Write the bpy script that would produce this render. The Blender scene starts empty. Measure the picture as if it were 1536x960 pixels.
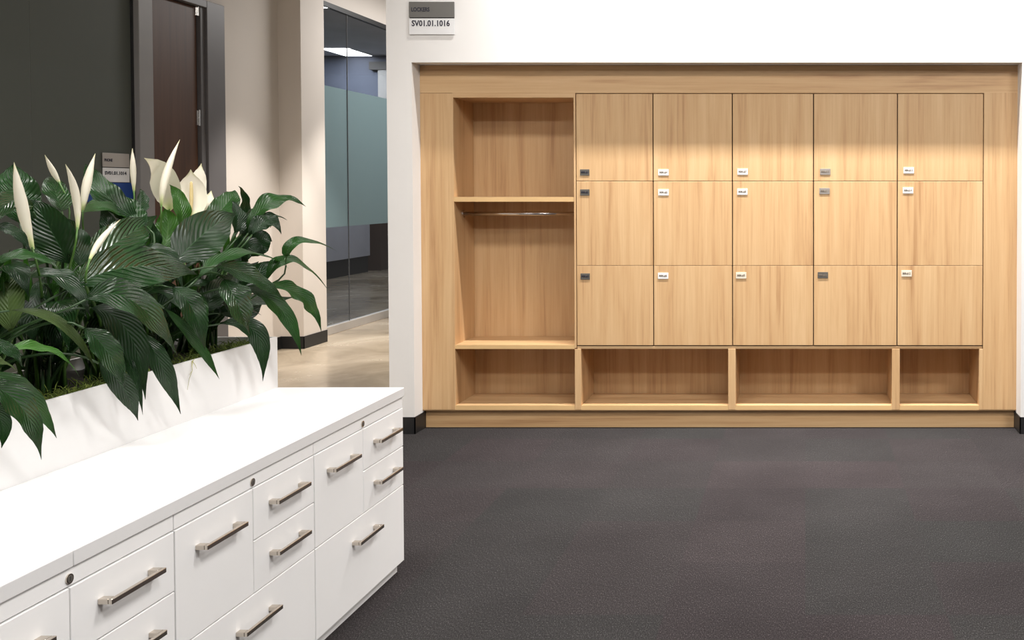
import bpy, math, random
from mathutils import Vector, Matrix
random.seed(11)
S = bpy.context.scene
COL = S.collection
PI = math.pi
# ------------------------------------------------------------------ camera
F, CX, CY, H = 1500.0, 1208.0, 318.0, 1.5
TH = math.atan(33.0 / F)
cth, sth = math.cos(TH), math.sin(TH)
def ray(px, py):
    a, b = (px - CX) / F, (CY - py) / F
    return Vector((a, cth + b * sth, -sth + b * cth))
def aty(px, py, Y):
    d = ray(px, py); s = Y / d.y
    return Vector((d.x * s, Y, H + d.z * s))
def atx(px, py, X):
    d = ray(px, py); s = X / d.x
    return Vector((X, d.y * s, H + d.z * s))
def atz(px, py, Z):
    d = ray(px, py); s = (Z - H) / d.z
    return Vector((d.x * s, d.y * s, Z))
cam = bpy.data.cameras.new('camera'); co = bpy.data.objects.new('camera', cam); COL.objects.link(co)
cam.sensor_width = 36; cam.lens = F * 36 / 1536
cam.shift_x = (768 - CX) / 1536; cam.shift_y = (CY - 480) / 1536
co.location = (0, 0, H); co.rotation_euler = (PI / 2 - TH, 0, 0)
cam.clip_start = 0.05
S.camera = co
S.view_settings.view_transform = 'Standard'; S.view_settings.look = 'None'
S.view_settings.gamma = 1; S.view_settings.use_curve_mapping = False
S.view_settings.exposure = 0.0

# ------------------------------------------------------------------ materials
def mat(name):
    m = bpy.data.materials.new(name); m.use_nodes = True
    nt = m.node_tree
    return m, nt, nt.nodes['Principled BSDF']
def N(nt, typ, **kw):
    n = nt.nodes.new(typ)
    for k, v in kw.items():
        if k in n.inputs: n.inputs[k].default_value = v
        else: setattr(n, k, v)
    return n
def L(nt, a, b): nt.links.new(a, b)
def math_node(nt, op, a, b=None):
    n = nt.nodes.new('ShaderNodeMath'); n.operation = op
    for i, v in enumerate((a, b)):
        if v is None: continue
        if isinstance(v, (int, float)): n.inputs[i].default_value = v
        else: L(nt, v, n.inputs[i])
    return n.outputs[0]
def ramp(nt, fac, stops):
    r = nt.nodes.new('ShaderNodeValToRGB')
    els = r.color_ramp.elements
    while len(els) < len(stops): els.new(0.5)
    for e, (p, c) in zip(els, stops):
        e.position = p; e.color = (*c, 1) if len(c) == 3 else c
    L(nt, fac, r.inputs[0]); return r.outputs[0]
def plain(name, col, rough=0.5, metal=0.0, bump=0.0, bscale=300, var=0.06, spec=0.5):
    m, nt, p = mat(name)
    tc = N(nt, 'ShaderNodeTexCoord')
    n = N(nt, 'ShaderNodeTexNoise', Scale=3.0, Detail=4.0); L(nt, tc.outputs['Object'], n.inputs['Vector'])
    c0 = tuple(x * (1 - var) for x in col); c1 = tuple(min(1, x * (1 + var)) for x in col)
    L(nt, ramp(nt, n.outputs['Fac'], [(0.3, c0), (0.7, c1)]), p.inputs['Base Color'])
    p.inputs['Roughness'].default_value = rough; p.inputs['Metallic'].default_value = metal
    p.inputs['Specular IOR Level'].default_value = spec
    if bump:
        b = N(nt, 'ShaderNodeTexNoise', Scale=float(bscale), Detail=3.0); L(nt, tc.outputs['Object'], b.inputs['Vector'])
        bb = N(nt, 'ShaderNodeBump', Strength=bump, Distance=0.002); L(nt, b.outputs['Fac'], bb.inputs['Height'])
        L(nt, bb.outputs[0], p.inputs['Normal'])
    return m
def wood(name, axis, dark, mid, light, rough=0.42):
    m, nt, p = mat(name)
    tc = N(nt, 'ShaderNodeTexCoord'); oi = N(nt, 'ShaderNodeObjectInfo')
    off = N(nt, 'ShaderNodeVectorMath'); off.operation = 'MULTIPLY_ADD'
    L(nt, oi.outputs['Random'], off.inputs[0]); off.inputs[1].default_value = (17, 9, 23); L(nt, tc.outputs['Object'], off.inputs[2])
    def scaled(s):
        mp = N(nt, 'ShaderNodeMapping'); mp.inputs['Scale'].default_value = s
        L(nt, off.outputs[0], mp.inputs[0]); return mp.outputs[0]
    ax = {'x': (0.05, 1, 1), 'z': (1, 1, 0.05)}[axis]
    n1 = N(nt, 'ShaderNodeTexNoise', Scale=1.0, Detail=5.0, Roughness=0.6, Distortion=0.5)
    L(nt, scaled(tuple(13 * a for a in ax)), n1.inputs['Vector'])
    n2 = N(nt, 'ShaderNodeTexNoise', Scale=1.0, Detail=3.0, Roughness=0.6)
    L(nt, scaled(tuple(95 * a * (0.45 if a < 1 else 1) for a in ax)), n2.inputs['Vector'])
    mx = math_node(nt, 'ADD', math_node(nt, 'MULTIPLY', n1.outputs['Fac'], 0.68), math_node(nt, 'MULTIPLY', n2.outputs['Fac'], 0.32))
    c = ramp(nt, mx, [(0.34, dark), (0.46, mid), (0.62, light)])
    L(nt, c, p.inputs['Base Color'])
    p.inputs['Roughness'].default_value = rough
    b = N(nt, 'ShaderNodeBump', Strength=0.12, Distance=0.001); L(nt, n2.outputs['Fac'], b.inputs['Height']); L(nt, b.outputs[0], p.inputs['Normal'])
    return m
WD, WM, WL = (0.42, 0.235, 0.108), (0.555, 0.345, 0.170), (0.63, 0.42, 0.222)
M_woodv = wood('oak_laminate_vertical', 'z', WD, WM, WL)
M_woodh = wood('oak_laminate_horizontal', 'x', WD, WM, WL)
M_edge = plain('oak_edge_band', (0.66, 0.44, 0.21), 0.4)
M_brown = wood('dark_walnut', 'z', (0.05, 0.02, 0.009), (0.07, 0.029, 0.013), (0.088, 0.038, 0.018), 0.5)
M_wall = plain('white_wall_paint', (0.78, 0.765, 0.745), 0.75, bump=0.05, bscale=500, var=0.015)
M_beige = plain('warm_white_wall_paint', (0.70, 0.64, 0.58), 0.75, bump=0.05, bscale=500, var=0.015)
M_ceil = plain('ceiling_white', (0.75, 0.74, 0.72), 0.9)
M_base = plain('black_rubber_base', (0.012, 0.012, 0.013), 0.45)
M_white = plain('white_laminate', (0.74, 0.737, 0.735), 0.38, var=0.01)
M_lacq = plain('white_powder_coated_steel', (0.87, 0.865, 0.86), 0.42, bump=0.04, bscale=900, var=0.01)
M_gap = plain('dark_joint', (0.05, 0.045, 0.04), 0.8)
M_nickel = plain('satin_nickel', (0.60, 0.54, 0.47), 0.13, 1.0, var=0.05)
M_chrome = plain('polished_steel', (0.72, 0.70, 0.68), 0.18, 1.0)
M_darkni = plain('dark_nickel', (0.13, 0.12, 0.105), 0.4, 0.3)
M_mid = plain('grey_reflection_nickel', (0.33, 0.30, 0.27), 0.4, 0.3)  # this and the plate tones below carry reflected brightness as base colour
M_plate = plain('bright_reflection_plate', (0.85, 0.84, 0.82), 0.35)
M_cream = plain('cream_reflection_plate', (0.72, 0.66, 0.54), 0.35)
M_beigerefl = plain('beige_reflection_plate', (0.56, 0.49, 0.39), 0.35)
M_ink = plain('dark_ink', (0.012, 0.012, 0.03), 0.5)
M_inks = plain('etched_ink', (0.22, 0.18, 0.14), 0.5)
M_signg = plain('sign_grey', (0.14, 0.135, 0.125), 0.45)
M_signw = plain('sign_white', (0.74, 0.74, 0.74), 0.45)
M_signb = plain('sign_taupe', (0.40, 0.37, 0.34), 0.45)
M_blue = plain('blue_panel', (0.008, 0.05, 0.24), 0.5)
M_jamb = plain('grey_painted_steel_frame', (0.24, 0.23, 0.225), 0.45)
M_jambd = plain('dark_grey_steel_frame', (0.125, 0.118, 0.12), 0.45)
M_greyp = plain('grey_panel', (0.40, 0.40, 0.44), 0.5)
M_soil = plain('dark_soil', (0.012, 0.009, 0.006), 0.95, bump=0.8, bscale=80)
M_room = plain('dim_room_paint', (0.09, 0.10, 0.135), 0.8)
M_darkroom = plain('phone_room_felt', (0.10, 0.10, 0.092), 0.9)

def carpet():
    m, nt, p = mat('charcoal_carpet_tile')
    tc = N(nt, 'ShaderNodeTexCoord')
    sep = N(nt, 'ShaderNodeSeparateXYZ'); L(nt, tc.outputs['Object'], sep.inputs[0])
    fx = math_node(nt, 'FLOOR', math_node(nt, 'MULTIPLY', sep.outputs[0], 2.0)); fy = math_node(nt, 'FLOOR', math_node(nt, 'MULTIPLY', sep.outputs[1], 2.0))
    cb = N(nt, 'ShaderNodeCombineXYZ'); L(nt, fx, cb.inputs[0]); L(nt, fy, cb.inputs[1])
    wn = N(nt, 'ShaderNodeTexWhiteNoise'); wn.noise_dimensions = '2D'; L(nt, cb.outputs[0], wn.inputs['Vector'])
    n = N(nt, 'ShaderNodeTexNoise', Scale=1.0, Detail=4.0, Roughness=0.75)
    mp = N(nt, 'ShaderNodeMapping'); mp.inputs['Scale'].default_value = (300, 95, 200); L(nt, tc.outputs['Object'], mp.inputs[0]); L(nt, mp.outputs[0], n.inputs['Vector'])
    big = N(nt, 'ShaderNodeTexNoise', Scale=1.7, Detail=3.0); L(nt, tc.outputs['Object'], big.inputs['Vector'])
    tile = ramp(nt, wn.outputs['Value'], [(0.0, (0.0375, 0.0322, 0.0330)), (0.5, (0.0348, 0.0338, 0.0332)), (1.0, (0.0405, 0.0345, 0.0352))])
    fib = ramp(nt, n.outputs['Fac'], [(0.36, (0.5, 0.5, 0.5)), (0.52, (0.9, 0.9, 0.9)), (0.62, (1.5, 1.5, 1.5)), (0.72, (5.5, 5.5, 5.5))])
    bg = ramp(nt, big.outputs['Fac'], [(0.3, (0.9, 0.9, 0.9)), (0.7, (1.1, 1.1, 1.1))])
    mx = N(nt, 'ShaderNodeVectorMath'); mx.operation = 'MULTIPLY'; L(nt, tile, mx.inputs[0]); L(nt, fib, mx.inputs[1])
    m2 = N(nt, 'ShaderNodeVectorMath'); m2.operation = 'MULTIPLY'; L(nt, mx.outputs[0], m2.inputs[0]); L(nt, bg, m2.inputs[1])
    L(nt, m2.outputs[0], p.inputs['Base Color'])
    p.inputs['Roughness'].default_value = 1.0; p.inputs['Specular IOR Level'].default_value = 0.0
    b = N(nt, 'ShaderNodeBump', Strength=0.1, Distance=0.001); L(nt, n.outputs['Fac'], b.inputs['Height']); L(nt, b.outputs[0], p.inputs['Normal'])
    return m
M_carpet = carpet()
def concrete():
    m, nt, p = mat('polished_concrete')
    tc = N(nt, 'ShaderNodeTexCoord')
    n = N(nt, 'ShaderNodeTexNoise', Scale=1.3, Detail=8.0, Roughness=0.62, Distortion=0.6); L(nt, tc.outputs['Object'], n.inputs['Vector'])
    L(nt, ramp(nt, n.outputs['Fac'], [(0.3, (0.27, 0.215, 0.15)), (0.5, (0.36, 0.295, 0.215)), (0.7, (0.44, 0.37, 0.28))]), p.inputs['Base Color'])
    L(nt, ramp(nt, n.outputs['Fac'], [(0.3, (0.16,) * 3), (0.7, (0.3,) * 3)]), p.inputs['Roughness'])
    return m
M_conc = concrete()
def glass(name, tint, frost):
    m, nt, p = mat(name)
    out = nt.nodes['Material Output']
    tr = N(nt, 'ShaderNodeBsdfTransparent'); tr.inputs[0].default_value = (*tint, 1)
    gl = N(nt, 'ShaderNodeBsdfGlossy'); gl.inputs['Roughness'].default_value = 0.02; gl.inputs[0].default_value = (1, 1, 1, 1)
    fr = N(nt, 'ShaderNodeFresnel'); fr.inputs[0].default_value = 1.35
    geo = N(nt, 'ShaderNodeNewGeometry')
    front = math_node(nt, 'SUBTRACT', 1.0, geo.outputs['Backfacing'])
    mx = N(nt, 'ShaderNodeMixShader'); L(nt, math_node(nt, 'MULTIPLY', fr.outputs[0], front), mx.inputs[0])
    if frost:
        fc, fac = frost
        p.inputs['Base Color'].default_value = (*fc, 1); p.inputs['Roughness'].default_value = 0.55
        tl = N(nt, 'ShaderNodeBsdfTranslucent'); tl.inputs[0].default_value = (*fc, 1)
        m3 = N(nt, 'ShaderNodeMixShader'); m3.inputs[0].default_value = 0.35; L(nt, p.outputs[0], m3.inputs[1]); L(nt, tl.outputs[0], m3.inputs[2])
        m2 = N(nt, 'ShaderNodeMixShader'); m2.inputs[0].default_value = fac
        L(nt, tr.outputs[0], m2.inputs[1]); L(nt, m3.outputs[0], m2.inputs[2]); L(nt, m2.outputs[0], mx.inputs[1])
    else:
        L(nt, tr.outputs[0], mx.inputs[1])
    L(nt, gl.outputs[0], mx.inputs[2]); L(nt, mx.outputs[0], out.inputs[0])
    return m
M_glass = glass('clear_glass', (0.84, 0.87, 0.90), None)
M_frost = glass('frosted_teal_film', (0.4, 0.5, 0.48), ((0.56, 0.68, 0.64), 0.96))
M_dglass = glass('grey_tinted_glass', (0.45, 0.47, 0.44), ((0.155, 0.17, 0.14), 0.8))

def leafmat(name, base, vein, trans, bumpd=0.0016, rough=0.28, nv=13.0, spec=0.5):
    m, nt, p = mat(name)
    out = nt.nodes['Material Output']
    uv = N(nt, 'ShaderNodeUVMap'); sep = N(nt, 'ShaderNodeSeparateXYZ'); L(nt, uv.outputs[0], sep.inputs[0])
    u = math_node(nt, 'ABSOLUTE', math_node(nt, 'SUBTRACT', sep.outputs[0], 0.5))
    tc = N(nt, 'ShaderNodeTexCoord')
    nz = N(nt, 'ShaderNodeTexNoise', Scale=14.0, Detail=2.0); L(nt, tc.outputs['Object'], nz.inputs['Vector'])
    ph = math_node(nt, 'SUBTRACT', math_node(nt, 'MULTIPLY', sep.outputs[1], nv), math_node(nt, 'MULTIPLY', u, 8.5))
    ph = math_node(nt, 'ADD', ph, math_node(nt, 'MULTIPLY', nz.outputs['Fac'], 0.9))
    w = math_node(nt, 'ADD', math_node(nt, 'MULTIPLY', math_node(nt, 'SINE', math_node(nt, 'MULTIPLY', ph, 2 * PI)), 0.5), 0.5)
    midr = math_node(nt, 'LESS_THAN', u, 0.014)
    n2 = N(nt, 'ShaderNodeTexNoise', Scale=9.0, Detail=3.0); L(nt, tc.outputs['Object'], n2.inputs['Vector'])
    lo = tuple(c * 0.7 for c in base); hi = tuple(c * 1.5 for c in base)
    c = ramp(nt, n2.outputs['Fac'], [(0.3, lo), (0.7, hi)])
    mixc = N(nt, 'ShaderNodeMixRGB'); L(nt, midr, mixc.inputs[0]); L(nt, c, mixc.inputs[1]); mixc.inputs[2].default_value = (*vein, 1)
    L(nt, mixc.outputs[0], p.inputs['Base Color'])
    p.inputs['Roughness'].default_value = rough
    p.inputs['Specular IOR Level'].default_value = spec
    b = N(nt, 'ShaderNodeBump', Strength=1.0, Distance=bumpd); L(nt, w, b.inputs['Height']); L(nt, b.outputs[0], p.inputs['Normal'])
    t = N(nt, 'ShaderNodeBsdfTranslucent'); t.inputs[0].default_value = (*trans, 1)
    mx = N(nt, 'ShaderNodeMixShader'); mx.inputs[0].default_value = 0.22
    L(nt, p.outputs[0], mx.inputs[1]); L(nt, t.outputs[0], mx.inputs[2]); L(nt, mx.outputs[0], out.inputs[0])
    return m
LM = {
 'd': leafmat('dark_green_leaf', (0.007, 0.027, 0.007), (0.02, 0.06, 0.02), (0.02, 0.07, 0.01)),
 'm': leafmat('mid_green_leaf', (0.013, 0.055, 0.009), (0.04, 0.11, 0.03), (0.04, 0.13, 0.015)),
 'b': leafmat('bright_green_leaf', (0.035, 0.115, 0.015), (0.09, 0.2, 0.05), (0.08, 0.25, 0.02)),
 'g': leafmat('glossy_ribbed_leaf', (0.011, 0.044, 0.010), (0.03, 0.08, 0.03), (0.03, 0.09, 0.015), bumpd=0.0033, rough=0.2, nv=12.0, spec=0.8),
 'o': leafmat('olive_leaf', (0.06, 0.10, 0.025), (0.1, 0.16, 0.05), (0.1, 0.17, 0.03), rough=0.45),
}
M_petiole = plain('green_petiole', (0.065, 0.15, 0.025), 0.4, var=0.3)
M_petd = plain('dark_green_petiole', (0.022, 0.06, 0.014), 0.4, var=0.3)
def spathemat():
    m, nt, p = mat('cream_spathe')
    out = nt.nodes['Material Output']
    uv = N(nt, 'ShaderNodeUVMap'); sep = N(nt, 'ShaderNodeSeparateXYZ'); L(nt, uv.outputs[0], sep.inputs[0])
    tc = N(nt, 'ShaderNodeTexCoord'); nz = N(nt, 'ShaderNodeTexNoise', Scale=30.0, Detail=4.0); L(nt, tc.outputs['Object'], nz.inputs['Vector'])
    v = math_node(nt, 'ADD', sep.outputs[1], math_node(nt, 'MULTIPLY', math_node(nt, 'SUBTRACT', nz.outputs['Fac'], 0.5), 0.08))
    u = math_node(nt, 'ABSOLUTE', math_node(nt, 'SUBTRACT', sep.outputs[0], 0.5))
    v = math_node(nt, 'ADD', v, math_node(nt, 'MULTIPLY', u, 0.2))
    L(nt, ramp(nt, v, [(0.02, (0.22, 0.42, 0.05)), (0.13, (0.66, 0.70, 0.36)), (0.25, (0.80, 0.76, 0.62)), (0.9, (0.82, 0.77, 0.66)), (1.0, (0.62, 0.6, 0.35))]), p.inputs['Base Color'])
    p.inputs['Roughness'].default_value = 0.5
    t = N(nt, 'ShaderNodeBsdfTranslucent'); t.inputs[0].default_value = (0.8, 0.78, 0.6, 1)
    mx = N(nt, 'ShaderNodeMixShader'); mx.inputs[0].default_value = 0.3
    L(nt, p.outputs[0], mx.inputs[1]); L(nt, t.outputs[0], mx.inputs[2]); L(nt, mx.outputs[0], out.inputs[0])
    return m
M_spathe = spathemat()
M_spadix = plain('cream_spadix', (0.66, 0.52, 0.24), 0.7, bump=1.0, bscale=700)
def mossmat():
    m, nt, p = mat('green_moss')
    tc = N(nt, 'ShaderNodeTexCoord'); n = N(nt, 'ShaderNodeTexNoise', Scale=35.0, Detail=5.0); L(nt, tc.outputs['Object'], n.inputs['Vector'])
    L(nt, ramp(nt, n.outputs['Fac'], [(0.3, (0.035, 0.05, 0.008)), (0.5, (0.10, 0.15, 0.02)), (0.7, (0.24, 0.28, 0.05))]), p.inputs['Base Color'])
    p.inputs['Roughness'].default_value = 0.9; return m
M_moss = mossmat()
def emit(name, col, st):
    m, nt, p = mat(name)
    p.inputs['Base Color'].default_value = (*col, 1)
    p.inputs['Emission Color'].default_value = (*col, 1); p.inputs['Emission Strength'].default_value = st
    return m
M_lamp = emit('lit_diffuser', (1, 0.97, 0.92), 6.0)

# ------------------------------------------------------------------ mesh helpers
class MB:
    def __init__(s): s.v = []; s.f = []; s.uv = None
    def box(s, x0, x1, y0, y1, z0, z1):
        x0, x1 = min(x0, x1), max(x0, x1); y0, y1 = min(y0, y1), max(y0, y1); z0, z1 = min(z0, z1), max(z0, z1)
        i = len(s.v)
        s.v += [(x0, y0, z0), (x1, y0, z0), (x1, y1, z0), (x0, y1, z0), (x0, y0, z1), (x1, y0, z1), (x1, y1, z1), (x0, y1, z1)]
        s.f += [(i, i + 3, i + 2, i + 1), (i + 4, i + 5, i + 6, i + 7), (i, i + 1, i + 5, i + 4), (i + 1, i + 2, i + 6, i + 5), (i + 2, i + 3, i + 7, i + 6), (i + 3, i, i + 4, i + 7)]
        return s
    def tube(s, pts, radii, n=8, cap=True):
        pts = [Vector(p) for p in pts]
        if isinstance(radii, (int, float)): radii = [radii] * len(pts)
        i0 = len(s.v); ref = None
        for k, p in enumerate(pts):
            t = (pts[min(k + 1, len(pts) - 1)] - pts[max(k - 1, 0)]).normalized()
            if ref is None: ref = Vector((0, 0, 1)) if abs(t.z) < 0.9 else Vector((1, 0, 0))
            a = (ref - t * ref.dot(t)).normalized(); b = t.cross(a); ref = a
            for j in range(n):
                w = 2 * PI * j / n
                s.v.append(tuple(p + (a * math.cos(w) + b * math.sin(w)) * radii[k]))
        for k in range(len(pts) - 1):
            for j in range(n):
                a0 = i0 + k * n + j; a1 = i0 + k * n + (j + 1) % n
                s.f.append((a0, a1, a1 + n, a0 + n))
        if cap:
            s.f.append(tuple(i0 + j for j in reversed(range(n)))); e = i0 + (len(pts) - 1) * n
            s.f.append(tuple(e + j for j in range(n)))
        return s
    def build(s, name, material, root=None, parent=None, smooth=False, bevel=0.0):
        off = Vector(root.location) if root is not None else Vector((0, 0, 0))
        me = bpy.data.meshes.new(name)
        me.from_pydata([tuple(Vector(v) - off) for v in s.v], [], s.f)
        if s.uv:
            l = me.uv_layers.new(name='UVMap')
            for lp in me.loops: l.data[lp.index].uv = s.uv[lp.vertex_index]
        me.materials.append(material); me.update()
        o = bpy.data.objects.new(name, me); COL.objects.link(o)
        if parent is not None: o.parent = parent
        elif root is not None: o.parent = root
        if smooth:
            for p in me.polygons: p.use_smooth = True
        if bevel:
            bv = o.modifiers.new('bevel', 'BEVEL'); bv.width = bevel; bv.segments = 2; bv.limit_method = 'ANGLE'
        return o
def tag(o, label, cat, group=None, kind=None):
    o['label'] = label; o['category'] = cat
    if group: o['group'] = group
    if kind: o['kind'] = kind
    return o
def thing(name, label, cat, loc, group=None):
    o = bpy.data.objects.new(name, None); COL.objects.link(o); o.location = loc; o.empty_display_size = 0.1
    return tag(o, label, cat, group)
def struct(name, mb, m, label=None, cat=None, **kw):
    o = mb.build(name, m, **kw); o['kind'] = 'structure'
    o['label'] = label or name.replace('_', ' '); o['category'] = cat or name.split('_')[0]
    return o
def text_mesh(txt, size, width, height_scale=1.0, bold=0.0, depth=0.0006):
    c = bpy.data.curves.new('lettering', 'FONT'); c.body = txt; c.size = size; c.extrude = depth; c.offset = bold
    c.resolution_u = 3
    o = bpy.data.objects.new('lettering_source', c); COL.objects.link(o)
    dg = bpy.context.evaluated_depsgraph_get(); me = bpy.data.meshes.new_from_object(o.evaluated_get(dg))
    COL.objects.unlink(o); bpy.data.objects.remove(o); bpy.data.curves.remove(c)
    xs = [v.co.x for v in me.vertices]; x0, w = min(xs), max(xs) - min(xs)
    ys = [v.co.y for v in me.vertices]; y0 = min(ys); h = max(ys) - y0
    vs = [((v.co.x - x0) / w * width, (v.co.y - y0) * height_scale * size / h, v.co.z) for v in me.vertices]
    fs = [tuple(p.vertices) for p in me.polygons]; bpy.data.meshes.remove(me)
    return vs, fs
def lettering(txt, origin, xdir, ndir, size, width, m, root, parent, bold=0.0, name='lettering'):
    vs, fs = text_mesh(txt, size, width, 1.0, bold)
    mb = MB(); o = Vector(origin); xd = Vector(xdir); nd = Vector(ndir)
    for v in vs: mb.v.append(tuple(o + xd * v[0] + Vector((0, 0, 1)) * v[1] + nd * v[2]))
    mb.f = fs
    return mb.build(name, m, root=root, parent=parent)

# ------------------------------------------------------------------ setting
YW, YF, YP = 6.12, 6.25, 6.29           # wall face, locker face, plinth face
XE = -2.556                             # free end of the locker wall
CZ = 3.9
XL = -4.95
fl = MB().box(XE + 0.001, 4.6, -2.5, YF + 0.62, -0.1, 0)
struct('floor', fl, M_carpet, 'charcoal carpet tile floor in front of the lockers', 'floor')
struct('floor', MB().box(-9.2, XE, -2.5, 21, -0.1, 0), M_conc, 'polished beige concrete corridor floor', 'floor')
struct('ceiling', MB().box(-9.2, 4.6, -2.5, 21, CZ, CZ + 0.1), M_ceil, 'white ceiling', 'ceiling')
oL = aty(619, 300, YW).x; oR = aty(1532.5, 300, YW).x; oT = aty(900, 93.5, YW).z
wb = MB()
YB = YF + 0.62
wb.box(XE, oL, YW, YB, 0, CZ); wb.box(oR, 4.6, YW, YB, 0, CZ); wb.box(oL, oR, YW, YB, oT, CZ); wb.box(oL, oR, YF + 0.5, YB, 0, oT)
struct('wall_back', wb, M_wall, 'white wall with the recess that holds the lockers', 'wall')
bb = MB(); bh = 0.104
bb.box(XE - 0.006, oL + 0.006, YW - 0.006, YW, 0, bh); bb.box(oL, oL + 0.006, YW - 0.006, YP + 0.02, 0, bh)
bb.box(oR - 0.006, 4.6, YW - 0.006, YW, 0, bh); bb.box(oR - 0.006, oR, YW - 0.006, YP + 0.02, 0, bh)
bb.box(XE - 0.006, XE, YW - 0.006, YB, 0, bh)
struct('baseboard_back', bb, M_base, 'black rubber base along the locker wall', 'baseboard')

# left wall (corridor side), running away from the camera
yj0, yj1 = atx(207, 240, XL).y, atx(228, 240, XL).y
yd0, yd1 = yj1, atx(302, 240, XL).y
yk1 = atx(336, 240, XL).y
yp0, yp1 = atx(425, 524, -4.93).y, 9.90
XPR = -4.735
DT = 3.0       # door head height, out of the frame
wl = MB()
wl.box(XL - 0.15, XL, yk1, yp1, 0, CZ)
wl.box(XL - 0.15, XL, 4.9, yk1, DT + 0.06, CZ)
wl.box(XL - 0.15, XL, -2.5, 4.9, 0, CZ)
wl.box(XL, XPR, yp0, yp1 - 0.03, 0, CZ)
GT = 3.44
wl.box(XL - 0.15, XL, yp1, 15.2, GT, CZ)
wl.box(XL - 0.15, XL, 15.2, 21, 0, CZ)
struct('wall_left', wl, M_beige, 'warm white corridor wall with a shallow pier', 'wall')
bl = MB(); bz = 0.118
bl.box(XL, XL + 0.006, yk1, yp0, 0, bz); bl.box(XL, XPR + 0.006, yp0 - 0.006, yp0, 0, bz); bl.box(XPR, XPR + 0.006, yp0 - 0.006, yp1 - 0.03, 0, bz)
struct('baseboard_left', bl, M_base, 'black rubber base along the corridor wall', 'baseboard')
# door in the left wall
d = thing('door_1', 'dark brown wooden door in a grey steel frame', 'door', (XL, yj0, 0)); d['kind'] = 'structure'
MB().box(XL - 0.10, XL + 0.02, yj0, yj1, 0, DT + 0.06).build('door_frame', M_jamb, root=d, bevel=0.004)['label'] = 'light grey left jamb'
fr = MB(); fr.box(XL - 0.10, XL + 0.02, yd1 + 0.07, yk1, 0, DT + 0.06); fr.box(XL - 0.10, XL + 0.0, yd1 + 0.012, yd1 + 0.07, 0, DT + 0.06)
fr.box(XL - 0.10, XL + 0.02, yj1, yd1 + 0.07, DT, DT + 0.06)
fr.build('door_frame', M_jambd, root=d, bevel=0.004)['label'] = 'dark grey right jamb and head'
MB().box(XL - 0.07, XL - 0.025, yd0 + 0.003, yd1 - 0.004, 0.01, DT - 0.005).build('door_leaf', M_brown, root=d, bevel=0.002)
for zc in (0.3, atx(303, 177, XL).z, atx(300, 12, XL).z):
    hg = MB(); hg.tube([(XL - 0.012, yd1 + 0.004, zc - 0.065), (XL - 0.012, yd1 + 0.004, zc + 0.065)], 0.009, 10)
    hg.box(XL - 0.024, XL - 0.018, yd1 - 0.02, yd1 + 0.02, zc - 0.06, zc + 0.06)
    hg.build('hinge', M_chrome, root=d)
# glazed partition left of the door
w1 = thing('window_1', 'dark grey tinted glass partition left of the brown door', 'window', (XL, 4.9, 0)); w1['kind'] = 'structure'
seamY = atx(48, 200, XL - 0.03).y
MB().box(XL - 0.045, XL - 0.035, seamY + 0.002, yj0 - 0.014, 0.06, DT).build('glass_pane', M_dglass, root=w1)
MB().box(XL - 0.045, XL - 0.035, 4.9, seamY - 0.002, 0.06, DT).build('glass_pane', M_dglass, root=w1)
MB().box(XL - 0.043, XL - 0.037, seamY - 0.002, seamY + 0.002, 0.06, DT).build('glass_joint', M_jamb, root=w1)
MB().box(XL - 0.06, XL - 0.02, yj0 - 0.014, yj0, 0, DT).build('edge_channel', M_base, root=w1)
ch = MB(); ch.box(XL - 0.07, XL - 0.0, 4.9, yj0 - 0.014, 0, 0.06); ch.box(XL - 0.1, XL, 4.9, yj0, DT, DT + 0.06); ch.build('track', M_jamb, root=w1)
# little phone room behind it
pr = MB()
pr.box(-7.2, -7.1, 4.8, 8.6, 0, DT + 0.3); pr.box(-7.2, XL - 0.15, 4.8, 4.9, 0, DT + 0.3); pr.box(-7.2, XL - 0.10, 8.55, 8.65, 0, CZ); pr.box(-7.2, XL - 0.1, 4.8, 8.6, DT + 0.2, DT + 0.3)
struct('wall_phone_room', pr, M_darkroom, 'dim felt lined walls behind the tinted glass', 'wall')
q0, q1 = aty(122, 80, 8.5), aty(186, 0, 8.5)  # dark brown rectangle placed behind the tinted glass
tag(MB().box(q0.x, q1.x, 8.50, 8.545, q0.z, q0.z + 0.85).build('brown_rectangle', plain('dark_brown_flat', (0.045, 0.027, 0.016), 0.9), bevel=0.004), 'dark brown rectangle high behind the tinted glass', 'panel')
# signs
def sign(name, label, origin, xd, nd, w, h, top_mat, low_mat, t1, t2, w1s, w2s, s1, s2, split=0.5):
    """origin = lower left corner on the wall"""
    o = Vector(origin); xd = Vector(xd); nd = Vector(nd)
    r = thing(name, label, 'sign', tuple(o))
    def slab(a0, a1, b0, b1, t, nm, m, t0=0.0):
        mb = MB(); pts = []
        p0 = o + xd * a0 + nd * t0; p1 = o + xd * a1 + nd * t
        mb.box(p0.x, p1.x, p0.y, p1.y, o.z + b0, o.z + b1); return mb.build(nm, m, root=r, bevel=0.0008)
    slab(0.002, w - 0.002, 0.002, h - 0.002, 0.004, 'backing_plate', M_base)
    sp = h * split
    up = slab(0, w, sp + 0.004, h, 0.009, 'upper_panel', top_mat, 0.004)
    lo = slab(0, w, 0, sp - 0.002, 0.009, 'lower_panel', low_mat, 0.004)
    lettering(t1, o + xd * (w * 0.055) + nd * 0.0095 + Vector((0, 0, h * 0.70)), xd, nd, s1, w1s, M_ink, r, up, 0.0006)
    lettering(t2, o + xd * (w * 0.06) + nd * 0.0095 + Vector((0, 0, sp * 0.50)), xd, nd, s2, w2s, M_ink, r, lo, 0.0009)
    return r
a = aty(614.5, 52, YW); b = aty(682, 3, YW)
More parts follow.
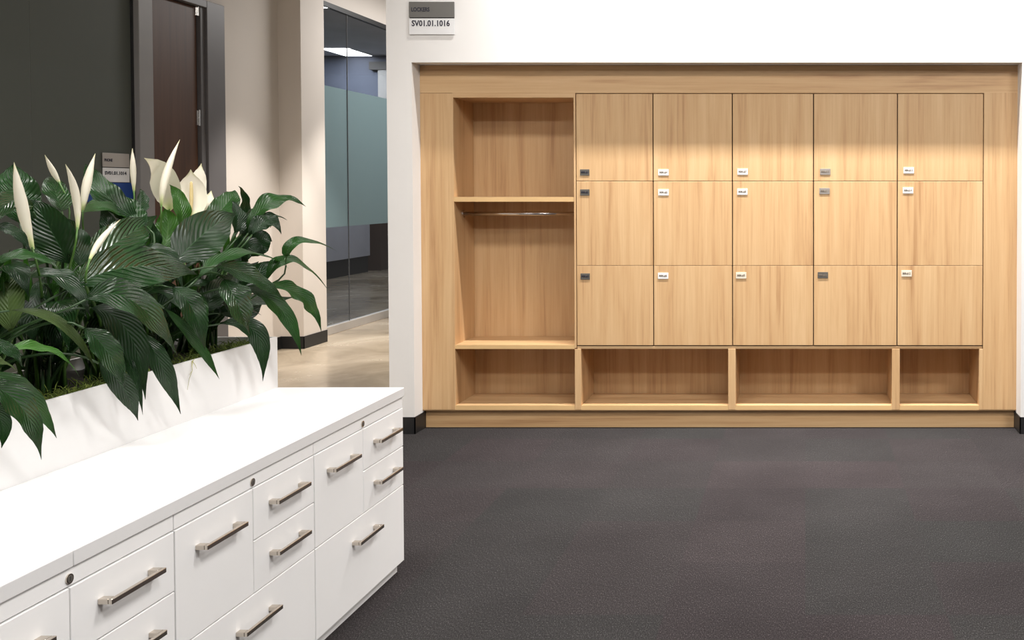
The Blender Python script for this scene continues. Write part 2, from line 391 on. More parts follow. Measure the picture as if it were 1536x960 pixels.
sign('room_sign', 'grey and white LOCKERS room sign high on the white wall left of the lockers', (a.x, YW, a.z), (1, 0, 0), (0, -1, 0), b.x - a.x, b.z - a.z, M_signg, M_signw, 'LOCKERS', 'SV01.01.1016', (b.x - a.x) * 0.40, (b.x - a.x) * 0.84, 0.026, 0.037)
a = atx(153, 273, XL - 0.035); b = atx(192, 231, XL - 0.035)
sw = b.y - a.y
sign('room_sign', 'taupe PHONE room sign on the dark glass behind the white flowers', (XL - 0.035, a.y, a.z), (0, 1, 0), (1, 0, 0), sw, b.z - a.z, M_signb, M_signw, 'PHONE', 'SV01.01.1014', sw * 0.30, sw * 0.82, 0.022, 0.026)
a = atx(129, 303, XL - 0.035); b = atx(199, 273.5, XL - 0.035)
tag(MB().box(XL - 0.035, XL - 0.031, a.y, b.y, a.z, b.z - 0.004).build('information_panel', M_blue, bevel=0.001), 'blue panel on the dark glass just below the taupe phone room sign', 'panel')

# glazed partition at the far end of the corridor
w2 = thing('window_2', 'frameless glass partition with a frosted teal band at the far end of the corridor', 'window', (XL, yp1, 0)); w2['kind'] = 'structure'
fz1 = atx(484, 127, XL).z; fz0 = atx(485, 342, XL).z
ys = [yp1, atx(522.5, 300, XL).y, 12.6, 13.9, 15.2]
for k in range(4):
    y0, y1 = ys[k] + 0.002, ys[k + 1] - 0.002
    gm = MB().box(XL - 0.006, XL + 0.006, y0, y1, 0.085, GT - 0.05).build('glass_pane', M_glass, root=w2)
    MB().box(XL - 0.009, XL - 0.007, y0, y1, fz0, fz1).build('frosted_film', M_frost, root=w2, parent=gm)
    if k: MB().box(XL - 0.005, XL + 0.005, ys[k] - 0.002, ys[k] + 0.002, 0.085, GT - 0.05).build('glass_joint', M_jamb, root=w2)
MB().box(XL - 0.03, XL + 0.03, yp1, 15.2, 0, 0.085).build('floor_track', plain('pale_aluminium_track', (0.62, 0.58, 0.54), 0.4, 0.3), root=w2, bevel=0.003)
MB().box(XL - 0.03, XL + 0.02, yp1, 15.2, GT - 0.05, GT).build('head_track', M_base, root=w2)
# meeting room behind it
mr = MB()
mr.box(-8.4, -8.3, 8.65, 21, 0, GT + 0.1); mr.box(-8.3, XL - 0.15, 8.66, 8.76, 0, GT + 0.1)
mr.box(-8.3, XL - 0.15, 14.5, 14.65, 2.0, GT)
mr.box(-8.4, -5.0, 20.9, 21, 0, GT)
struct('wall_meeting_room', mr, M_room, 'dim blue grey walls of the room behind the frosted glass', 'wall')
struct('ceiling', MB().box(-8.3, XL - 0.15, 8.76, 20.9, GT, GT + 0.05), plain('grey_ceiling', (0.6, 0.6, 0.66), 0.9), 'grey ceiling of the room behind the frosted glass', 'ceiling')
a, b = atz(498, 78, GT - 0.004), atz(543, 78, GT - 0.004)
y0, y1 = atz(520, 83, GT - 0.004).y, atz(520, 73, GT - 0.004).y
cl = thing('ceiling_light', 'square lit ceiling light seen through the far glass partition', 'light', ((a.x + b.x) / 2, (y0 + y1) / 2, GT))
fm = MB(); fm.box(a.x, b.x, y0, y1, GT - 0.008, GT - 0.001); fm.build('frame', M_wall, root=cl)
MB().box(a.x + 0.02, b.x - 0.02, y0 + 0.02, y1 - 0.02, GT - 0.012, GT - 0.008).build('diffuser', M_lamp, root=cl)
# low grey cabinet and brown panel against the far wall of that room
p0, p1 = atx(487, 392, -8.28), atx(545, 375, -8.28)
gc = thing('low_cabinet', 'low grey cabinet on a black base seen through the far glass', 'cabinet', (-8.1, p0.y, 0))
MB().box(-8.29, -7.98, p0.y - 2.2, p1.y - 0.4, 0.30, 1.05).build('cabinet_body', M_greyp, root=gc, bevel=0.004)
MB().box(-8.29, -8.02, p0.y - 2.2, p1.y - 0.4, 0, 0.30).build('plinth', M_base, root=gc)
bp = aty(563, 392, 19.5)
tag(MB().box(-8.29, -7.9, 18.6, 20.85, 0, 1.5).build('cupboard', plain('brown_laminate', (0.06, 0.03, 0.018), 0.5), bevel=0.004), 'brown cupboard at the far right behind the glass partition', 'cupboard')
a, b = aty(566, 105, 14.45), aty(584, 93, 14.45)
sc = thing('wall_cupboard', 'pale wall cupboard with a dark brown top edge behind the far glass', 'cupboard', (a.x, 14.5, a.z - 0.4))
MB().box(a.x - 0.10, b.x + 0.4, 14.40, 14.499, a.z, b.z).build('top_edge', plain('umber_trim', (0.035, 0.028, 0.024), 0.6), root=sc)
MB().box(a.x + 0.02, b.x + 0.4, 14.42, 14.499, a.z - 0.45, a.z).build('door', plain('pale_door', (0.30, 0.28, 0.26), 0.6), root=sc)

# ------------------------------------------------------------------ locker cabinet
def fx(px): return aty(px, 400, YF).x
def fz(py): return aty(900, py, YF).z
CD = 0.38; YBk = YF + CD
zb, zt = fz(614.5), oT - 0.002
lk = thing('locker_cabinet', 'light oak built-in locker cabinet set into the white wall, with open cubbies along its foot', 'cabinet', ((oL + oR) / 2, YF, 0))
X0, X1 = fx(631.5), fx(1530.5)
xc0, xc1 = fx(681.5), fx(861.5)          # coat closet
xdl, xdr = fx(865), fx(1474)             # doors
def bx(nm, m, x0, x1, y0, y1, z0, z1, parent=None, bev=0.0012):
    return MB().box(x0, x1, y0, y1, z0, z1).build(nm, m, root=lk, parent=parent, bevel=bev)
zct = fz(146.5); zdt = fz(140); zhead = zdt
bx('side_panel', M_woodv, X0, xc0 - 0.006, YF, YF + 0.02, zb, fz(140))
bx('side_panel', M_woodv, fx(1475), X1, YF, YF + 0.02, zb, fz(139))
bx('header_panel', M_woodh, X0, X1, YF + 0.0005, YF + 0.02, fz(139.6), zt)
# carcass lining of the coat closet
bx('closet_side', M_woodv, xc0 - 0.006, xc0, YF - 0.001, YBk, zb, fz(139.6))
bx('closet_side', M_woodv, xc1, xdl - 0.003, YF - 0.001, YBk, fz(522), fz(139.6))
bx('closet_top', M_woodh, xc0, xc1, YF - 0.001, YBk, zct, fz(139.6))
bx('back_panel', M_woodv, xc0 - 0.005, fx(1477), YBk, YBk + 0.012, zb, zdt)
def shelf(z0, z1, x0=xc0, x1=xc1, nm='shelf'):
    s_ = bx(nm, M_woodh, x0, x1, YF + 0.004, YBk, z0, z1)
    MB().box(x0, x1, YF + 0.002, YF + 0.004, z0, z1).build('edge_band', M_edge, root=lk, parent=s_)
    return s_
shelf(fz(302.5), fz(295.5)); shelf(fz(523.5), fz(517.5))
rz = aty(776, 320.5, YF + 0.17)
r_ = MB().tube([(xc0, YF + 0.17, rz.z), (xc1, YF + 0.17, rz.z)], 0.0125, 14).build('clothes_rail', M_chrome, root=lk, smooth=True)
for xx in (xc0 + 0.003, xc1 - 0.003):
    MB().tube([(xx - 0.003, YF + 0.17, rz.z), (xx + 0.003, YF + 0.17, rz.z)], 0.024, 16).build('rail_socket', M_chrome, root=lk, parent=r_)
# cubbies along the foot
zc0, zc1 = fz(608.3), fz(523.5)
divs = [(861.5, 870.8), (1092, 1103.2), (1338.3, 1350), (1469.3, 1474.9)]
for a, b in divs: bx('divider', M_woodv, fx(a), fx(b), YF, YBk, zb, zc1 + 0.0)
bx('cubby_top', M_woodh, fx(865), fx(1474), YF + 0.004, YBk, zc1, fz(519.5))
cubs = [(681.5, 861.5), (870.8, 1092), (1103.2, 1338.3), (1350, 1469.3)]
for a, b in cubs: shelf(zb, zc0, fx(a), fx(b), 'cubby_floor')
bx('carcass_core', M_gap, fx(866), fx(1474.5), YF + 0.022, YF + 0.03, fz(518), zdt - 0.003, bev=0)
bx('carcass_top', M_woodh, xdl - 0.003, fx(1478), YF + 0.02, YBk, zdt - 0.0, zdt + 0.02)
# plinth, set back
pl = aty(638, 630, YP).x; prr = aty(1527, 630, YP).x
bx('plinth', M_woodh, pl, prr, YP, YP + 0.02, 0.0, zb)
bx('base_deck', M_woodh, X0, X1, YF + 0.002, YBk, zb - 0.004, zb, bev=0)
# doors
cols = [865, 980.2, 1098.8, 1220.2, 1345.7, 1474]
rows = [140.3, 271.6, 398.4, 518.2]
plates = {0: [(871, 254), (871, 284), (871, 410)], 1: [(988, 254), (988, 284), (987, 409)], 2: [(1106.5, 253), (1106, 283), (1104, 408.5)],
          3: [(1230, 253), (1229, 282), (1226.5, 408)], 4: [(1355, 251), (1354, 281), (1352, 405.5)]}
pm = [[M_darkni] * 3, [M_plate, M_plate, M_plate], [M_plate, M_plate, M_cream], [M_mid, M_mid, M_darkni], [M_plate, M_plate, M_cream]]  # one metal throughout; its varying reflections are set as base colours
num = 1
for c in range(5):
    for r in range(3):
        g = 0.0030
        x0, x1 = fx(cols[c]) + (g if c else 0.0015), fx(cols[c + 1]) - (g if c < 4 else 0.001)
        z1, z0 = fz(rows[r]) - (0.0012 if r else 0.002), fz(rows[r + 1]) + 0.0012
        dr = bx('locker_door', M_woodv, x0, x1, YF - 0.002, YF + 0.018, z0, z1, bev=0.0018)
        px, py = plates[c][r]
        a, b = fx(px), fx(px + (15.5 if c else 14)); h1, h0 = fz(py), fz(py + 9.2)
        pt = MB().box(a, b, YF - 0.0055, YF - 0.002, h0, h1).build('number_plate', pm[c][r], root=lk, parent=dr, bevel=0.0008)
        lettering('MM-#%d' % num, ((a + (b - a) * 0.12), YF - 0.006, h0 + (h1 - h0) * 0.30), (1, 0, 0), (0, -1, 0), 0.016, (b - a) * 0.76, M_inks if c != 0 else M_ink, lk, pt, 0.0004)
        num += 1

# ------------------------------------------------------------------ storage cabinets
XC = -1.58; XCB = -2.52
TZ = 0.725
mods = [(1.775, 2.485), (2.487, 3.197), (3.199, 3.909)]
def handle(cab, drw, yc, zc, ln=0.19):
    m = MB(); x = XC
    h = 0.009
    m.box(x + 0.024, x + 0.033, yc - ln / 2, yc + ln / 2, zc - h / 2, zc + h / 2 + 0.003)
    for s_ in (-1, 1):
        ye = yc + s_ * ln / 2
        m.box(x, x + 0.024, ye, ye - s_ * 0.020, zc - h / 2, zc + h / 2 + 0.003)
    return m.build('handle', M_nickel, root=cab, parent=drw, bevel=0.0012)
zr0 = TZ - 0.078
zf1, zm = 0.042, 0.343
zmid = (zr0 + zm) / 2
labs = ['white steel drawer cabinet nearest the camera, cut off by the lower left corner',
        'middle white steel drawer cabinet of the row under the worktop',
        'white steel drawer cabinet at the far end of the row, beside the carpet']
for k, (y0, y1) in enumerate(mods):
    cab = thing('storage_cabinet', labs[k], 'cabinet', (XC, (y0 + y1) / 2, 0), 'white drawer cabinets under the worktop')
    m = MB(); m.box(XCB, XC - 0.019, y0, y1, zf1, TZ - 0.036)
    m.build('cabinet_body', M_lacq, root=cab, bevel=0.001)
    MB().box(XCB + 0.02, XC - 0.024, y0 + 0.004, y1 - (0.012 if k == 2 else 0.004), 0, zf1).build('plinth', M_lacq, root=cab, bevel=0.001)
    tr_ = MB().box(XC - 0.019, XC - 0.002, y0 + 0.0005, y1 - 0.0005, zr0 + 0.002, TZ - 0.0375).build('top_rail', M_lacq, root=cab, bevel=0.001)
    ym = (y0 + y1) / 2
    zl = zr0 + 0.018
    lock = MB(); lock.tube([(XC - 0.003, ym, zl), (XC + 0.001, ym, zl)], 0.011, 20)
    lo = lock.build('lock', M_nickel, root=cab, parent=tr_)
    MB().tube([(XC + 0.001, ym, zl), (XC + 0.0016, ym, zl)], 0.0075, 16).build('lock_core', M_darkni, root=cab, parent=tr_)
    MB().box(XC + 0.0014, XC + 0.0022, ym - 0.0012, ym + 0.0012, zl - 0.005, zl + 0.005).build('key_slot', M_gap, root=cab, parent=tr_)
    g = 0.0015
    def front(nm, a, b, c, d_):
        return MB().box(XC - 0.018, XC, a + g, b - g, c + g, d_ - g).build(nm, M_lacq, root=cab, bevel=0.0018)
    t = front('tall_drawer', y0, ym, zm, zr0); handle(cab, t, (y0 + ym) / 2 + 0.0, zr0 - 0.075)
    t = front('box_drawer', ym, y1, zmid, zr0); handle(cab, t, (y1 + ym) / 2 + 0.0, zr0 - 0.068)
    t = front('box_drawer', ym, y1, zm, zmid); handle(cab, t, (y1 + ym) / 2 + 0.0, zmid - 0.068)
    t = front('file_drawer', y0, y1, zf1, zm); handle(cab, t, ym + 0.0, zm - 0.078)
seam = 2.137
tag(MB().box(XCB, XC + 0.004, seam + 0.0008, 3.914, TZ - 0.036, TZ).build('worktop', M_white, bevel=0.0025), 'white worktop section running to the far end of the drawer cabinets', 'worktop', 'white worktop sections')
tag(MB().box(XCB, XC + 0.004, 1.775, seam - 0.0008, TZ - 0.036, TZ).build('worktop', M_white, bevel=0.0025), 'near white worktop section, cut off by the left edge of the photo', 'worktop', 'white worktop sections')
# planter
XPL, XPB = -2.08, -2.50
PT = 0.922; PY0, PY1 = 1.80, 3.935
pe = aty(416, 505, 3.914)
PT = pe.z; PY1 = 3.914; XPL = pe.x
m = MB(); th = 0.010
m.box(XPL - th, XPL, PY0, PY1, TZ, PT); m.box(XPB, XPB + th, PY0, PY1, TZ, PT)
m.box(XPB + th, XPL - th, PY1 - th, PY1, TZ, PT); m.box(XPB + th, XPL - th, PY0, PY0 + th, TZ, PT); m.box(XPB + th, XPL - th, PY0 + th, PY1 - th, TZ, TZ + 0.01)
tag(m.build('planter_box', M_white, bevel=0.0008), 'long white planter box along the back of the white worktop', 'planter')
# soil and moss
SZ = PT - 0.030
m = MB(); nx, ny = 14, 70
for j in range(ny + 1):
    for i in range(nx + 1):
        x = XPB + th + (XPL - XPB - 2 * th) * i / nx; y = PY0 + th + (PY1 - PY0 - 2 * th) * j / ny
        m.v.append((x, y, SZ + 0.012 * math.sin(x * 40 + y * 13) * math.cos(y * 23) - 0.002))
for j in range(ny):
    for i in range(nx):
        q = j * (nx + 1) + i; m.f.append((q, q + 1, q + nx + 2, q + nx + 1))
tag(m.build('soil', M_soil, smooth=True), 'dark potting soil filling the white planter box', 'soil', kind='stuff')
m = MB()
for k in range(2600):
    x = XPL - th - abs(random.gauss(0, 0.06)) - 0.004; y = random.uniform(2.5, PY1 - 0.02)
    if x < XPB + 0.03: continue
    if math.sin(y * 9.0) + 0.4 * math.sin(y * 31) < -0.35 and random.random() < 0.75: continue
    z = SZ + random.uniform(-0.004, 0.012); a_ = random.uniform(0, 2 * PI); l_ = random.uniform(0.012, 0.03)
    p0 = Vector((x, y, z)); dirv = Vector((math.cos(a_), math.sin(a_), random.uniform(0.1, 1.3))) * l_
    p2 = p0 + dirv; p1 = p0 + dirv * 0.5 + Vector((0, 0, 0.006))
    p2.x = min(p2.x, XPL - th - 0.002); p1.x = min(p1.x, XPL - th - 0.002)
    m.tube([p0, p1, p2], [0.0016, 0.0013, 0.0005], 4, cap=False)
mo = tag(m.build('moss', M_moss, smooth=True), 'tufts of green moss along the front edge inside the white planter', 'moss', kind='stuff')
# a dry root straggling over the rim
rt = MB()
pts = [atx(292, 539, XPL - 0.008), atx(288.5, 541.5, XPL + 0.003), atx(288, 549, XPL + 0.004), atx(288.5, 556, XPL + 0.004), atx(284, 568, XPL + 0.005), atx(281, 585, XPL + 0.005)]
rt.tube(pts, [0.0022, 0.002, 0.0011, 0.0009, 0.0007, 0.0004], 5)
rt.tube([pts[1], atx(293, 548, XPL + 0.004), atx(295, 553, XPL + 0.004)], [0.0012, 0.0008, 0.0004], 5)
rt.tube([pts[3], atx(284, 562, XPL + 0.005)], [0.0007, 0.0004], 5)
tag(rt.build('dry_root', plain('straw_root', (0.42, 0.40, 0.16), 0.8)), 'thin straw coloured root hanging over the front rim of the white planter', 'root')

# ------------------------------------------------------------------ peace lilies
PROF = [(0, .0), (.03, .12), (.08, .34), (.15, .60), (.25, .85), (.36, .98), (.46, 1.0), (.58, .93), (.70, .76), (.80, .53), (.87, .33), (.93, .16), (.97, .07), (1, .012)]
SPRO = [(0, .10), (.06, .30), (.15, .62), (.28, .90), (.4, 1.0), (.52, .98), (.65, .85), (.78, .60), (.88, .33), (.95, .13), (1, .015)]
OPRO = [(0, .10), (.07, .45), (.18, .80), (.32, .97), (.45, 1.0), (.6, .96), (.73, .80), (.83, .52), (.9, .25), (.95, .10), (1, .012)]
NPRO = [(0, .28), (.1, .5), (.25, .78), (.42, .98), (.55, 1.0), (.7, .8), (.83, .5), (.93, .22), (1, .02)]
def prof(P, t):
    for (a, va), (b, vb) in zip(P, P[1:]):
        if t <= b:
            f = (t - a) / (b - a); f = f * f * (3 - 2 * f) * 0.5 + f * 0.5
            return va + (vb - va) * f
    return P[-1][1]
def bez(b, md, t, u):
    c = md * 2 - (b + t) * 0.5
    return b * (1 - u) ** 2 + c * 2 * u * (1 - u) + t * u * u, (c - b) * 2 * (1 - u) + (t - c) * 2 * u
def blade(b, md, tp, w, hint, P=PROF, curl=0.5, wave=0.06, twist=0.0, nu=26, nv=10, seed=0, fold=0.0, droop=0.0):
    rnd = random.Random(seed)
    f1, p1, p2 = rnd.uniform(14, 22), rnd.uniform(0, 6), rnd.uniform(0, 6)
    m = MB(); m.uv = []
    hint = Vector(hint).normalized(); Np = None
    for i in range(nu + 1):
        t = i / nu
        p, T = bez(b, md, tp, t); T.normalize()
        if droop and t > 0.8: p = p - Vector((0, 0, 1)) * droop * ((t - 0.8) / 0.2) ** 2
        nn = (hint - T * hint.dot(T))
        if nn.length < 0.15 and Np is not None: nn = Np - T * Np.dot(T)
        nn.normalize(); Np = nn
        if twist: nn = Matrix.Rotation(twist * t, 3, T) @ nn
        sd = T.cross(nn).normalized()
        hw = w / 2 * prof(P, t)
        A = curl
        R = hw / math.sin(min(A, PI) / 2) if A > 0.02 else hw * 100
        for j in range(nv + 1):
            u = -1 + 2 * j / nv
            an = u * A / 2
            x = R * math.sin(an); z = R * (1 - math.cos(an))
            z += fold * abs(u) * hw
            z += wave * w * u * u * prof(P, t) * math.sin(f1 * t + (p1 if u < 0 else p2))
            q = p + sd * x + nn * z
            m.v.append(tuple(q)); m.uv.append((0.5 + u / 2, t))
    for i in range(nu):
        for j in range(nv):
            k = i * (nv + 1) + j; m.f.append((k, k + 1, k + nv + 2, k + nv + 1))
    return m
CROWNX = -2.285
PLY = [2.72, 2.98, 3.24, 3.50, 3.74]
plabels = ['peace lily at the left edge of the photo, mostly cut off, in the white planter',
           'peace lily second from the left edge, with a tall cream bud, in the white planter',
           'peace lily in the middle of the white planter, in front of the phone room sign',
           'peace lily before the brown door with the broadest open white flowers',
           'peace lily at the far right end of the white planter, leaves reaching towards the glass']
plants = [thing('peace_lily', plabels[i], 'plant', (CROWNX, PLY[i], SZ), 'peace lilies in the white planter') for i in range(5)]
HG = (.74, -.52, .42); HC = (.52, -.82, .15); HU = (.25, -.45, .85); HM = (.4, -.65, .55); HR = (.9, -.35, .2); HL = (-.2, -.9, .3)
lcount = [0]
def petiole(pi, leaf_o, base, tdir, r=0.0032, mt=None, nm='petiole', root_spread=0.05):
    pl_ = plants[pi]; rnd = random.Random(lcount[0] * 7 + 3)
    c = Vector((CROWNX + rnd.uniform(-root_spread, root_spread), PLY[pi] + rnd.uniform(-root_spread, root_spread), SZ - 0.005))
    T = Vector(tdir).normalized()
    d_ = (base - c).length
    c1 = c + Vector((0, 0, d_ * 0.45)) + (base - c) * 0.1; c2 = base - T * d_ * 0.28
    pts = []
    for k in range(11):
        u = k / 10
        pts.append(c * (1 - u) ** 3 + c1 * 3 * u * (1 - u) ** 2 + c2 * 3 * u * u * (1 - u) + base * u ** 3)
    rs = [r * (1.9 - 1.05 * k / 10) for k in range(11)]
    return MB().tube(pts, rs, 6).build(nm, mt or M_petd, root=pl_, parent=leaf_o, smooth=True)
def leaf(b, md, tp, w, hint=HC, mt='m', curl=0.7, plant=None, twist=0.0, wave=0.06, fold=0.0, petd=None):
    """b, md, tp = (px, py, X) points on the photo, at a real distance X from the camera axis; w = width in photo pixels"""
    B, M_, T_ = atx(*b), atx(*md), atx(*tp)
    W = w * M_.y / F
    if mt == 'g' and hint in (HC, HM): hint = HG; W *= 1.08
    if plant is None: plant = min(range(5), key=lambda i: abs(PLY[i] - B.y) + 0.0)
    lcount[0] += 1
    m = blade(B, M_, T_, W, hint, curl=curl, twist=twist + random.uniform(-0.35, 0.35), wave=wave * 1.25, seed=lcount[0], fold=fold, droop=random.uniform(0.0, 0.014))
    o = m.build('leaf', LM[mt], root=plants[plant], smooth=True)
    t0 = (M_ * 2 - (B + T_) * 0.5) - B
    petiole(plant, o, B, t0, mt=petd)
    return o
A = leaf
# --- left group
A((30, 335, -2.28), (24, 290, -2.30), (20, 242, -2.33), 56, HC, 'g')
A((50, 318, -2.22), (22, 300, -2.18), (-12, 338, -2.12), 36, HM, 'g')
A((93, 318, -2.24), (84, 290, -2.32), (75, 258, -2.40), 34, HC, 'g')
A((104, 396, -2.18), (76, 345, -2.20), (46, 292, -2.24), 54, HC, 'd')
A((120, 400, -2.16), (112, 360, -2.18), (90, 322, -2.2), 40, HR, 'd')
A((-8, 398, -2.10), (40, 383, -2.06), (96, 406, -2.02), 26, HU, 'm', plant=0)
A((-20, 350, -2.15), (14, 345, -2.12), (46, 374, -2.08), 26, HU, 'd', plant=0)
A((16, 500, -2.16), (12, 440, -2.16), (20, 405, -2.2), 42, HC, 'o', plant=0)
A((58, 505, -2.24), (52, 460, -2.22), (66, 410, -2.24), 34, HC, 'd', plant=1)
A((-20, 330, -2.25), (0, 300, -2.25), (28, 300, -2.22), 30, HM, 'd', plant=0)
# --- centre back
A((212, 334, -2.22), (158, 291, -2.30), (128, 241, -2.42), 36, HC, 'g')
A((220, 340, -2.18), (188, 314, -2.26), (160, 278, -2.34), 38, HC, 'g', plant=2)
A((212, 322, -2.26), (212, 300, -2.28), (213, 280, -2.30), 20, HR, 'd', curl=1.6)
A((192, 330, -2.26), (160, 312, -2.24), (124, 318, -2.2), 34, HM, 'm')
A((175, 372, -2.24), (166, 345, -2.22), (152, 306, -2.26), 26, HC, 'd')
A((128, 392, -2.18), (180, 360, -2.18), (236, 322, -2.20), 52, HC, 'g')
A((240, 372, -2.20), (216, 345, -2.22), (180, 325, -2.24), 34, HM, 'd')
A((272, 345, -2.20), (271, 308, -2.20), (254, 274, -2.24), 25, HR, 'b', curl=1.0, petd=M_petiole)
A((240, 385, -2.26), (252, 345, -2.28), (246, 308, -2.30), 36, HC, 'b', curl=1.2, petd=M_petiole)
A((112, 440, -2.20), (118, 410, -2.20), (106, 372, -2.22), 24, HC, 'b', curl=1.4, petd=M_petiole)
A((100, 480, -2.24), (92, 430, -2.24), (100, 385, -2.26), 22, HC, 'b', curl=1.6, petd=M_petiole)
# --- the big ones in front
A((112, 428, -2.05), (202, 400, -2.00), (296, 409, -1.98), 64, HM, 'g', curl=0.5, wave=0.03)
A((262, 396, -2.12), (304, 352, -2.10), (354, 317, -2.12), 66, HC, 'd', curl=0.6, wave=0.03)
A((300, 345, -2.22), (338, 308, -2.22), (352, 284, -2.24), 34, HC, 'm')
A((352, 350, -2.14), (356, 325, -2.13), (346, 296, -2.16), 26, HR, 'd', curl=1.2)
# --- right group
A((362, 345, -2.18), (368, 308, -2.17), (357, 275, -2.16), 15, HC, 'd', twist=0.7, wave=0.12)
A((362, 338, -2.15), (378, 318, -2.15), (394, 317, -2.15), 9, HC, 'd', wave=0.12)
A((370, 350, -2.12), (408, 302, -2.05), (459, 307, -1.98), 30, (.2, -.75, .65), 'm', wave=0.12)
A((372, 350, -2.08), (398, 326, -2.05), (431, 329, -2.0), 20, HU, 'd', wave=0.1)
A((378, 352, -2.05), (402, 332, -2.02), (422, 347, -1.98), 26, HM, 'd', wave=0.1)
A((360, 385, -2.14), (388, 362, -2.08), (408, 358, -2.05), 42, HC, 'd')
A((352, 400, -2.16), (372, 372, -2.10), (396, 378, -2.05), 38, HM, 'd')
A((429, 398, -1.92), (446, 362, -1.88), (506, 376, -1.82), 20, HU, 'm', plant=4, wave=0.04, petd=M_petd)
A((398, 424, -1.98), (436, 390, -1.92), (495, 437, -1.86), 24, HU, 'm', plant=4)
A((296, 418, -2.02), (362, 380, -1.98), (434, 402, -1.94), 28, HU, 'm')
A((322, 400, -1.98), (374, 413, -1.95), (428, 450, -1.90), 32, HM, 'g')
A((366, 432, -1.98), (420, 462, -1.92), (452, 528, -1.88), 26, HM, 'm')
A((400, 428, -1.95), (452, 444, -1.90), (482, 492, -1.86), 28, HM, 'm', wave=0.1)
A((336, 418, -1.99), (356, 455, -1.94), (374, 498, -1.94), 44, HC, 'g', fold=0.1)
A((330, 486, -2.04), (384, 500, -1.98), (394, 570, -1.97), 30, HM, 'd')
A((258, 432, -2.03), (288, 462, -1.98), (308, 524, -1.97), 34, HC, 'g')
A((246, 462, -2.02), (292, 512, -1.99), (329, 568, -1.97), 17, HM, 'm', curl=1.6)
A((128, 450, -1.98), (200, 452, -1.92), (268, 533, -1.92), 48, HM, 'g', curl=0.7)
A((214, 500, -2.03), (242, 548, -1.99), (271, 618, -2.0), 28, HC, 'd')
A((136, 462, -2.04), (192, 498, -2.0), (218, 594, -1.99), 42, HC, 'd')
A((126, 492, -1.98), (160, 526, -1.94), (188, 578, -1.95), 34, HC, 'g', fold=0.1)
A((148, 545, -2.0), (184, 580, -1.97), (207, 629, -1.99), 30, HC, 'd')
A((176, 520, -2.04), (200, 560, -2.0), (214, 618, -2.0), 14, HC, 'd')
A((14, 466, -2.10), (92, 486, -2.03), (144, 556, -1.98), 15, HM, 'o', curl=1.2, plant=0)
A((0, 530, -2.0), (66, 524, -1.95), (119, 560, -1.92), 30, HU, 'b', curl=1.0, plant=0)
A((-30, 520, -1.98), (8, 522, -1.95), (34, 548, -1.92), 20, HM, 'g', plant=0)
A((-40, 535, -1.99), (-10, 538, -1.97), (30, 556, -1.96), 24, HU, 'o', plant=0)
A((-30, 575, -1.90), (30, 608, -1.86), (62, 684, -1.86), 40, HM, 'g', plant=0)
A((-15, 560, -1.94), (40, 592, -1.91), (85, 656, -1.92), 30, HM, 'm', plant=0)
A((-40, 600, -1.90), (0, 628, -1.88), (2, 672, -1.88), 26, HC, 'd', plant=0)
A((300, 430, -2.12), (340, 450, -2.10), (392, 470, -2.05), 30, HM, 'd')
A((340, 420, -2.10), (380, 450, -2.06), (446, 442, -1.99), 26, HM, 'd')
A((330, 470, -2.10), (360, 478, -2.07), (386, 492, -2.05), 16, HM, 'd')
A((330, 470, -2.2), (352, 430, -2.2), (388, 392, -2.16), 44, HC, 'd')
A((310, 480, -2.24), (330, 450, -2.22), (372, 420, -2.2), 40, HC, 'd')
A((345, 480, -2.16), (372, 462, -2.12), (398, 432, -2.1), 32, HC, 'd')
A((306, 470, -2.1), (322, 440, -2.08), (352, 408, -2.08), 34, HC, 'd')
A((356, 440, -2.1), (384, 414, -2.05), (412, 388, -2.02), 30, HC, 'd', wave=0.1)
A((352, 392, -2.15), (366, 372, -2.13), (372, 336, -2.12), 30, HC, 'm', wave=0.1)
A((360, 352, -2.13), (376, 342, -2.12), (392, 352, -2.08), 22, HM, 'd', wave=0.12)
A((240, 420, -2.22), (256, 450, -2.2), (262, 494, -2.16), 30, HC, 'd')
A((60, 430, -2.2), (46, 470, -2.16), (52, 512, -2.14), 34, HC, 'd', plant=1)
A((170, 440, -2.24), (150, 480, -2.22), (160, 520, -2.2), 36, HC, 'd')
A((100, 440, -2.26), (84, 480, -2.22), (90, 530, -2.2), 34, HC, 'd', plant=1)
